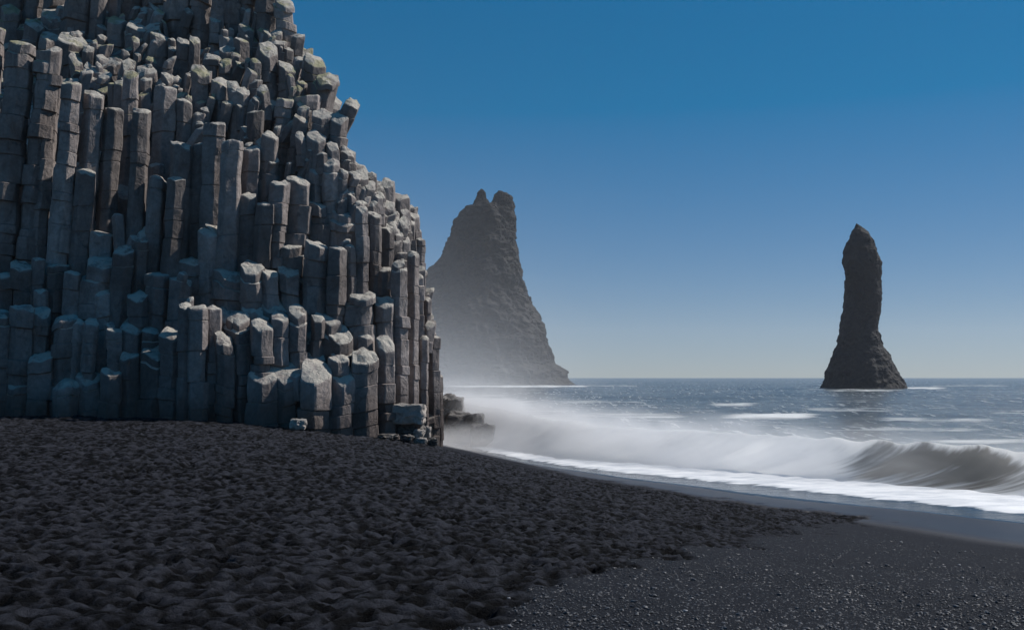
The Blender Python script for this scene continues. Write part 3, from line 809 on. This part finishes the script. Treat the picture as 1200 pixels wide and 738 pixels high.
# ------------------------------------------------------------------ boulders and rocks
def boulder(px0, px1, py0, py1, d, dr, mat, name, label, cat, group=None, seed=0, n=14, rough=0.10, boxy=0.75):
    A_, B_ = P(px0, py1, d), P(px1, py0, d)
    sx, sz = (B_[0] - A_[0]) / 2, (B_[2] - A_[2]) / 2
    cx, cz = (A_[0] + B_[0]) / 2, (A_[2] + B_[2]) / 2
    th = np.linspace(0, np.pi, n); ph = np.linspace(0, 2 * np.pi, 2 * n, endpoint=False)
    TT, PP = np.meshgrid(th, ph, indexing='ij')
    x, y, z = np.sin(TT) * np.cos(PP), np.sin(TT) * np.sin(PP), -np.cos(TT)
    m = np.maximum(np.maximum(abs(x), abs(y)), abs(z))
    f = (1 - boxy) + boxy / m
    q = 1 + rough * 2.2 * fbm(x * 1.6 + seed, y * 1.6, z * 1.6, 4)
    V = np.stack([cx + x * f * q * sx, d + sx * dr + y * f * q * sx * dr, cz + z * f * q * sz], -1).reshape(-1, 3)
    o = mesh_np(name, V, grid_faces(n, 2 * n, True), mat, attrs={'tone': np.full(len(V), 0.5), 'cap': np.ones(len(V))})
    return tag(o, label, cat, group)

boulder(458, 497, 474, 497, 41.2, 0.8, MAT_PALE, 'boulder', 'pale flat-topped block of rock wedged at the right foot of the cliff', 'boulder', 'boulders at the foot of the cliff', 3, 26, 0.07, 0.85)
boulder(462, 496, 494, 512, 41.6, 0.8, MAT_DARKROCK, 'boulder', 'black rock lying under the pale flat-topped block', 'boulder', 'boulders at the foot of the cliff', 5, 22, 0.1, 0.6)
boulder(338, 358, 491, 504, 38.2, 0.8, MAT_PALE, 'boulder', 'small white-marked boulder alone on the sand against the middle columns', 'boulder', 'boulders at the foot of the cliff', 8, 20, 0.12, 0.5)
rb = np.random.default_rng(4)
labs = ['small pale stone at the very right tip of the cliff foot', 'low dark stone on the sand just left of the cliff tip', 'flat dark slab on the sand below the black rock', 'round grey stone leaning on the last column of the cliff',
        'angular dark stone farthest out on the sand beyond the cliff tip', 'thin grey stone in front of the black rock']
for (a, b, c_, e, dd, mt), lb in zip([(484, 497, 503, 513, 41.2, MAT_PALE), (468, 484, 509, 517, 40.8, MAT_DARKROCK), (440, 466, 508, 516, 40.3, MAT_DARKROCK), (496, 505, 499, 517, 42.5, MAT_PALE), (500, 513, 513, 523, 42.0, MAT_DARKROCK), (484, 500, 513, 520, 41.0, MAT_PALE)], labs):
    boulder(a, b, c_, e, dd, 0.9, mt, 'boulder', lb, 'boulder', 'boulders at the foot of the cliff', rb.uniform(0, 50), 14, 0.14, 0.4)
# rocks standing in the surf beyond the tip of the cliff
for (a, b, c_, e, dd, lb, sd_) in [(496, 542, 466, 520, 60, 'tallest brown surf rock, against the last column of the cliff', 2), (522, 567, 484, 522, 58, 'flat-topped brown surf rock between the tallest one and the outermost', 12), (551, 580, 498, 524, 56, 'low square outermost rock in the white surf', 23)]:
    boulder(a, b, c_, e, dd, 1.1, MAT_DARKROCK, 'sea_rock', lb, 'rock', 'rocks in the surf beside the cliff', sd_, 34, 0.09, 0.8)

# ------------------------------------------------------------------ sea stacks
body = [(460, 424, 682), (452, 430, 677), (448, 433, 671), (443, 436, 665), (434, 445, 662), (427, 450, 650), (405, 458, 643), (379, 468, 636), (361, 475, 625), (346, 482, 615.5), (325, 497, 613), (310, 511, 611.5), (300, 518, 608.5), (296, 520, 608), (288, 522, 607.5), (279, 524, 603), (270, 527, 601.5), (259, 530, 601), (250, 536, 600.5), (244, 544, 600), (240, 550, 598)]
hornl = [(266, 546, 590), (244, 553, 577), (238, 556, 573), (232, 558, 570), (228, 559.5, 568.5), (224.5, 561, 567), (221.5, 563.5, 565)]
hornr = [(280, 555, 605), (262, 564, 604), (244, 573, 603), (238, 575.5, 602.5), (232, 578.5, 601), (229.5, 580, 599), (227, 581.5, 595.5), (225.5, 583, 592), (223.5, 584, 586.5)]
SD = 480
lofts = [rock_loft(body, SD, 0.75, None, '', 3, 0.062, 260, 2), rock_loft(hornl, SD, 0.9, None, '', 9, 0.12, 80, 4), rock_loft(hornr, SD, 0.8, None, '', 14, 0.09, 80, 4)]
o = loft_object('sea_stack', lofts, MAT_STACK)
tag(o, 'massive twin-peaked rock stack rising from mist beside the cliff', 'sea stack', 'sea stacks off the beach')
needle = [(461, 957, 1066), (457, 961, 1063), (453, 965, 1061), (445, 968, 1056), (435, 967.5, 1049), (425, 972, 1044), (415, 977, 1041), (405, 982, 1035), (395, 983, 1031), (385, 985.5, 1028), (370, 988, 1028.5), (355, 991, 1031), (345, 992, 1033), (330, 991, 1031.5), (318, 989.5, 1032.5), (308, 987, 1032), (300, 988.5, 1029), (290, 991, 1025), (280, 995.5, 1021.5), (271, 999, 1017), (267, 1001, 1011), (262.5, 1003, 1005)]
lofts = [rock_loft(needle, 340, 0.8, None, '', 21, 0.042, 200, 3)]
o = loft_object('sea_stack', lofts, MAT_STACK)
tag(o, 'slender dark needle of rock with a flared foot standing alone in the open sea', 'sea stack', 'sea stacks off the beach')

# ------------------------------------------------------------------ pebbles
rg = np.random.default_rng(9)
ico = []
t_ = (1 + 5 ** 0.5) / 2
iv = np.array([(-1, t_, 0), (1, t_, 0), (-1, -t_, 0), (1, -t_, 0), (0, -1, t_), (0, 1, t_), (0, -1, -t_), (0, 1, -t_), (t_, 0, -1), (t_, 0, 1), (-t_, 0, -1), (-t_, 0, 1)], float)
iv /= np.linalg.norm(iv[0])
ifc = np.array([(0, 11, 5), (0, 5, 1), (0, 1, 7), (0, 7, 10), (0, 10, 11), (1, 5, 9), (5, 11, 4), (11, 10, 2), (10, 7, 6), (7, 1, 8), (3, 9, 4), (3, 4, 2), (3, 2, 6), (3, 6, 8), (3, 8, 9), (4, 9, 5), (2, 4, 11), (6, 2, 10), (8, 6, 7), (9, 8, 1)])
pm = N('pebble_stone')
tn = pm.attr('tone')
pc = pm.mix(tn, (0.024, 0.026, 0.033), (0.19, 0.19, 0.20))
pm.to('Base Color', pc); pm.to('Roughness', 0.6)
NP = 26000
ppx = rg.uniform(380, 1320, NP * 2); dep = 1 / rg.uniform(1 / 30.0, 1 / 5.6, NP * 2)
gx = (ppx - 600) / F * dep; gy = dep
gz = sand_base(gx, gy); gm = trample(gx, gy, gz)
ok = (gm < 0.25) & (gz > 0.45)
gx, gy, gz = gx[ok][:NP], gy[ok][:NP], gz[ok][:NP]
n = len(gx)
siz = np.clip(rg.lognormal(math.log(0.0055), 0.5, n), 0.003, 0.03) * np.interp(gy, [6, 14, 30], [0.9, 1.15, 1.4])
scl = np.stack([siz * rg.uniform(0.9, 1.6, n), siz * rg.uniform(0.7, 1.2, n), siz * rg.uniform(0.4, 0.8, n)], -1)
an = rg.uniform(0, 6.28, n)
J = iv[None] * rg.uniform(0.8, 1.2, (n, 12, 1)) * scl[:, None, :]
cx_, sx_ = np.cos(an)[:, None], np.sin(an)[:, None]
PV = np.stack([J[..., 0] * cx_ - J[..., 1] * sx_ + gx[:, None], J[..., 0] * sx_ + J[..., 1] * cx_ + gy[:, None], J[..., 2] + gz[:, None] + 0.4 * scl[:, None, 2]], -1).reshape(-1, 3)
PF = (ifc[None] + (np.arange(n) * 12)[:, None, None]).reshape(-1, 3)
tones = np.repeat(np.clip(rg.beta(1.0, 9, n), 0, 1), 12)
o = mesh_np('gravel', PV, PF, pm.m, sm=False, attrs={'tone': tones})
tag(o, 'small dark and grey pebbles strewn over the smooth black sand', 'gravel', kind='stuff')
pl = [(1056, 635, 0.024, 'brightest white pebble, high on the smooth black gravel'), (1124, 662, 0.02, 'bluish pale pebble at right on the smooth gravel'), (1131, 646, 0.018, 'small white pebble above the bluish one near the right edge'),
      (596, 701, 0.013, 'white pebble beside the lower edge of the trampled sand'), (803, 716, 0.016, 'flat pale pebble near the bottom of the smooth gravel'), (597, 733, 0.012, 'white pebble lowest of all, at the bottom edge of the beach')]
for i, (px, py, s_, lb) in enumerate(pl):
    dcand = np.linspace(6, 30, 3000)
    pts = P(np.full(3000, px), np.full(3000, py), dcand)
    zz = sand_base(pts[:, 0], pts[:, 1])
    j = int(np.argmax(pts[:, 2] < zz)) if (pts[:, 2] < zz).any() else 0
    q = pts[j]
    n_ = 10
    th = np.linspace(0, np.pi, n_); ph = np.linspace(0, 2 * np.pi, 2 * n_, endpoint=False)
    TT, PP = np.meshgrid(th, ph, indexing='ij')
    x, y, z = np.sin(TT) * np.cos(PP), np.sin(TT) * np.sin(PP), -np.cos(TT)
    f = 1 + 0.25 * perlin(x * 1.4 + i * 7, y * 1.4, z * 1.4)
    Vp = np.stack([q[0] + x * f * s_ * 1.2, q[1] + y * f * s_, q[2] + 0.3 * s_ + z * f * s_ * 0.6], -1).reshape(-1, 3)
    o = mesh_np('pebble', Vp, grid_faces(n_, 2 * n_, True), pm.m, sm=True, attrs={'tone': np.full(len(Vp), 2.2)})
    tag(o, lb, 'pebble', 'pale pebbles on the black gravel')

# ------------------------------------------------------------------ haze
hz = volume_material('haze_volume')
hz.vol.inputs['Density'].default_value = 0.00011
hz.vol.inputs['Color'].default_value = (0.93, 0.95, 1.0, 1)
o = box_mesh('haze', (-4200, -60, -5), (4200, 2900, 140), hz.m)
tag(o, 'thin pale sea haze over the whole bay', 'haze', kind='stuff')
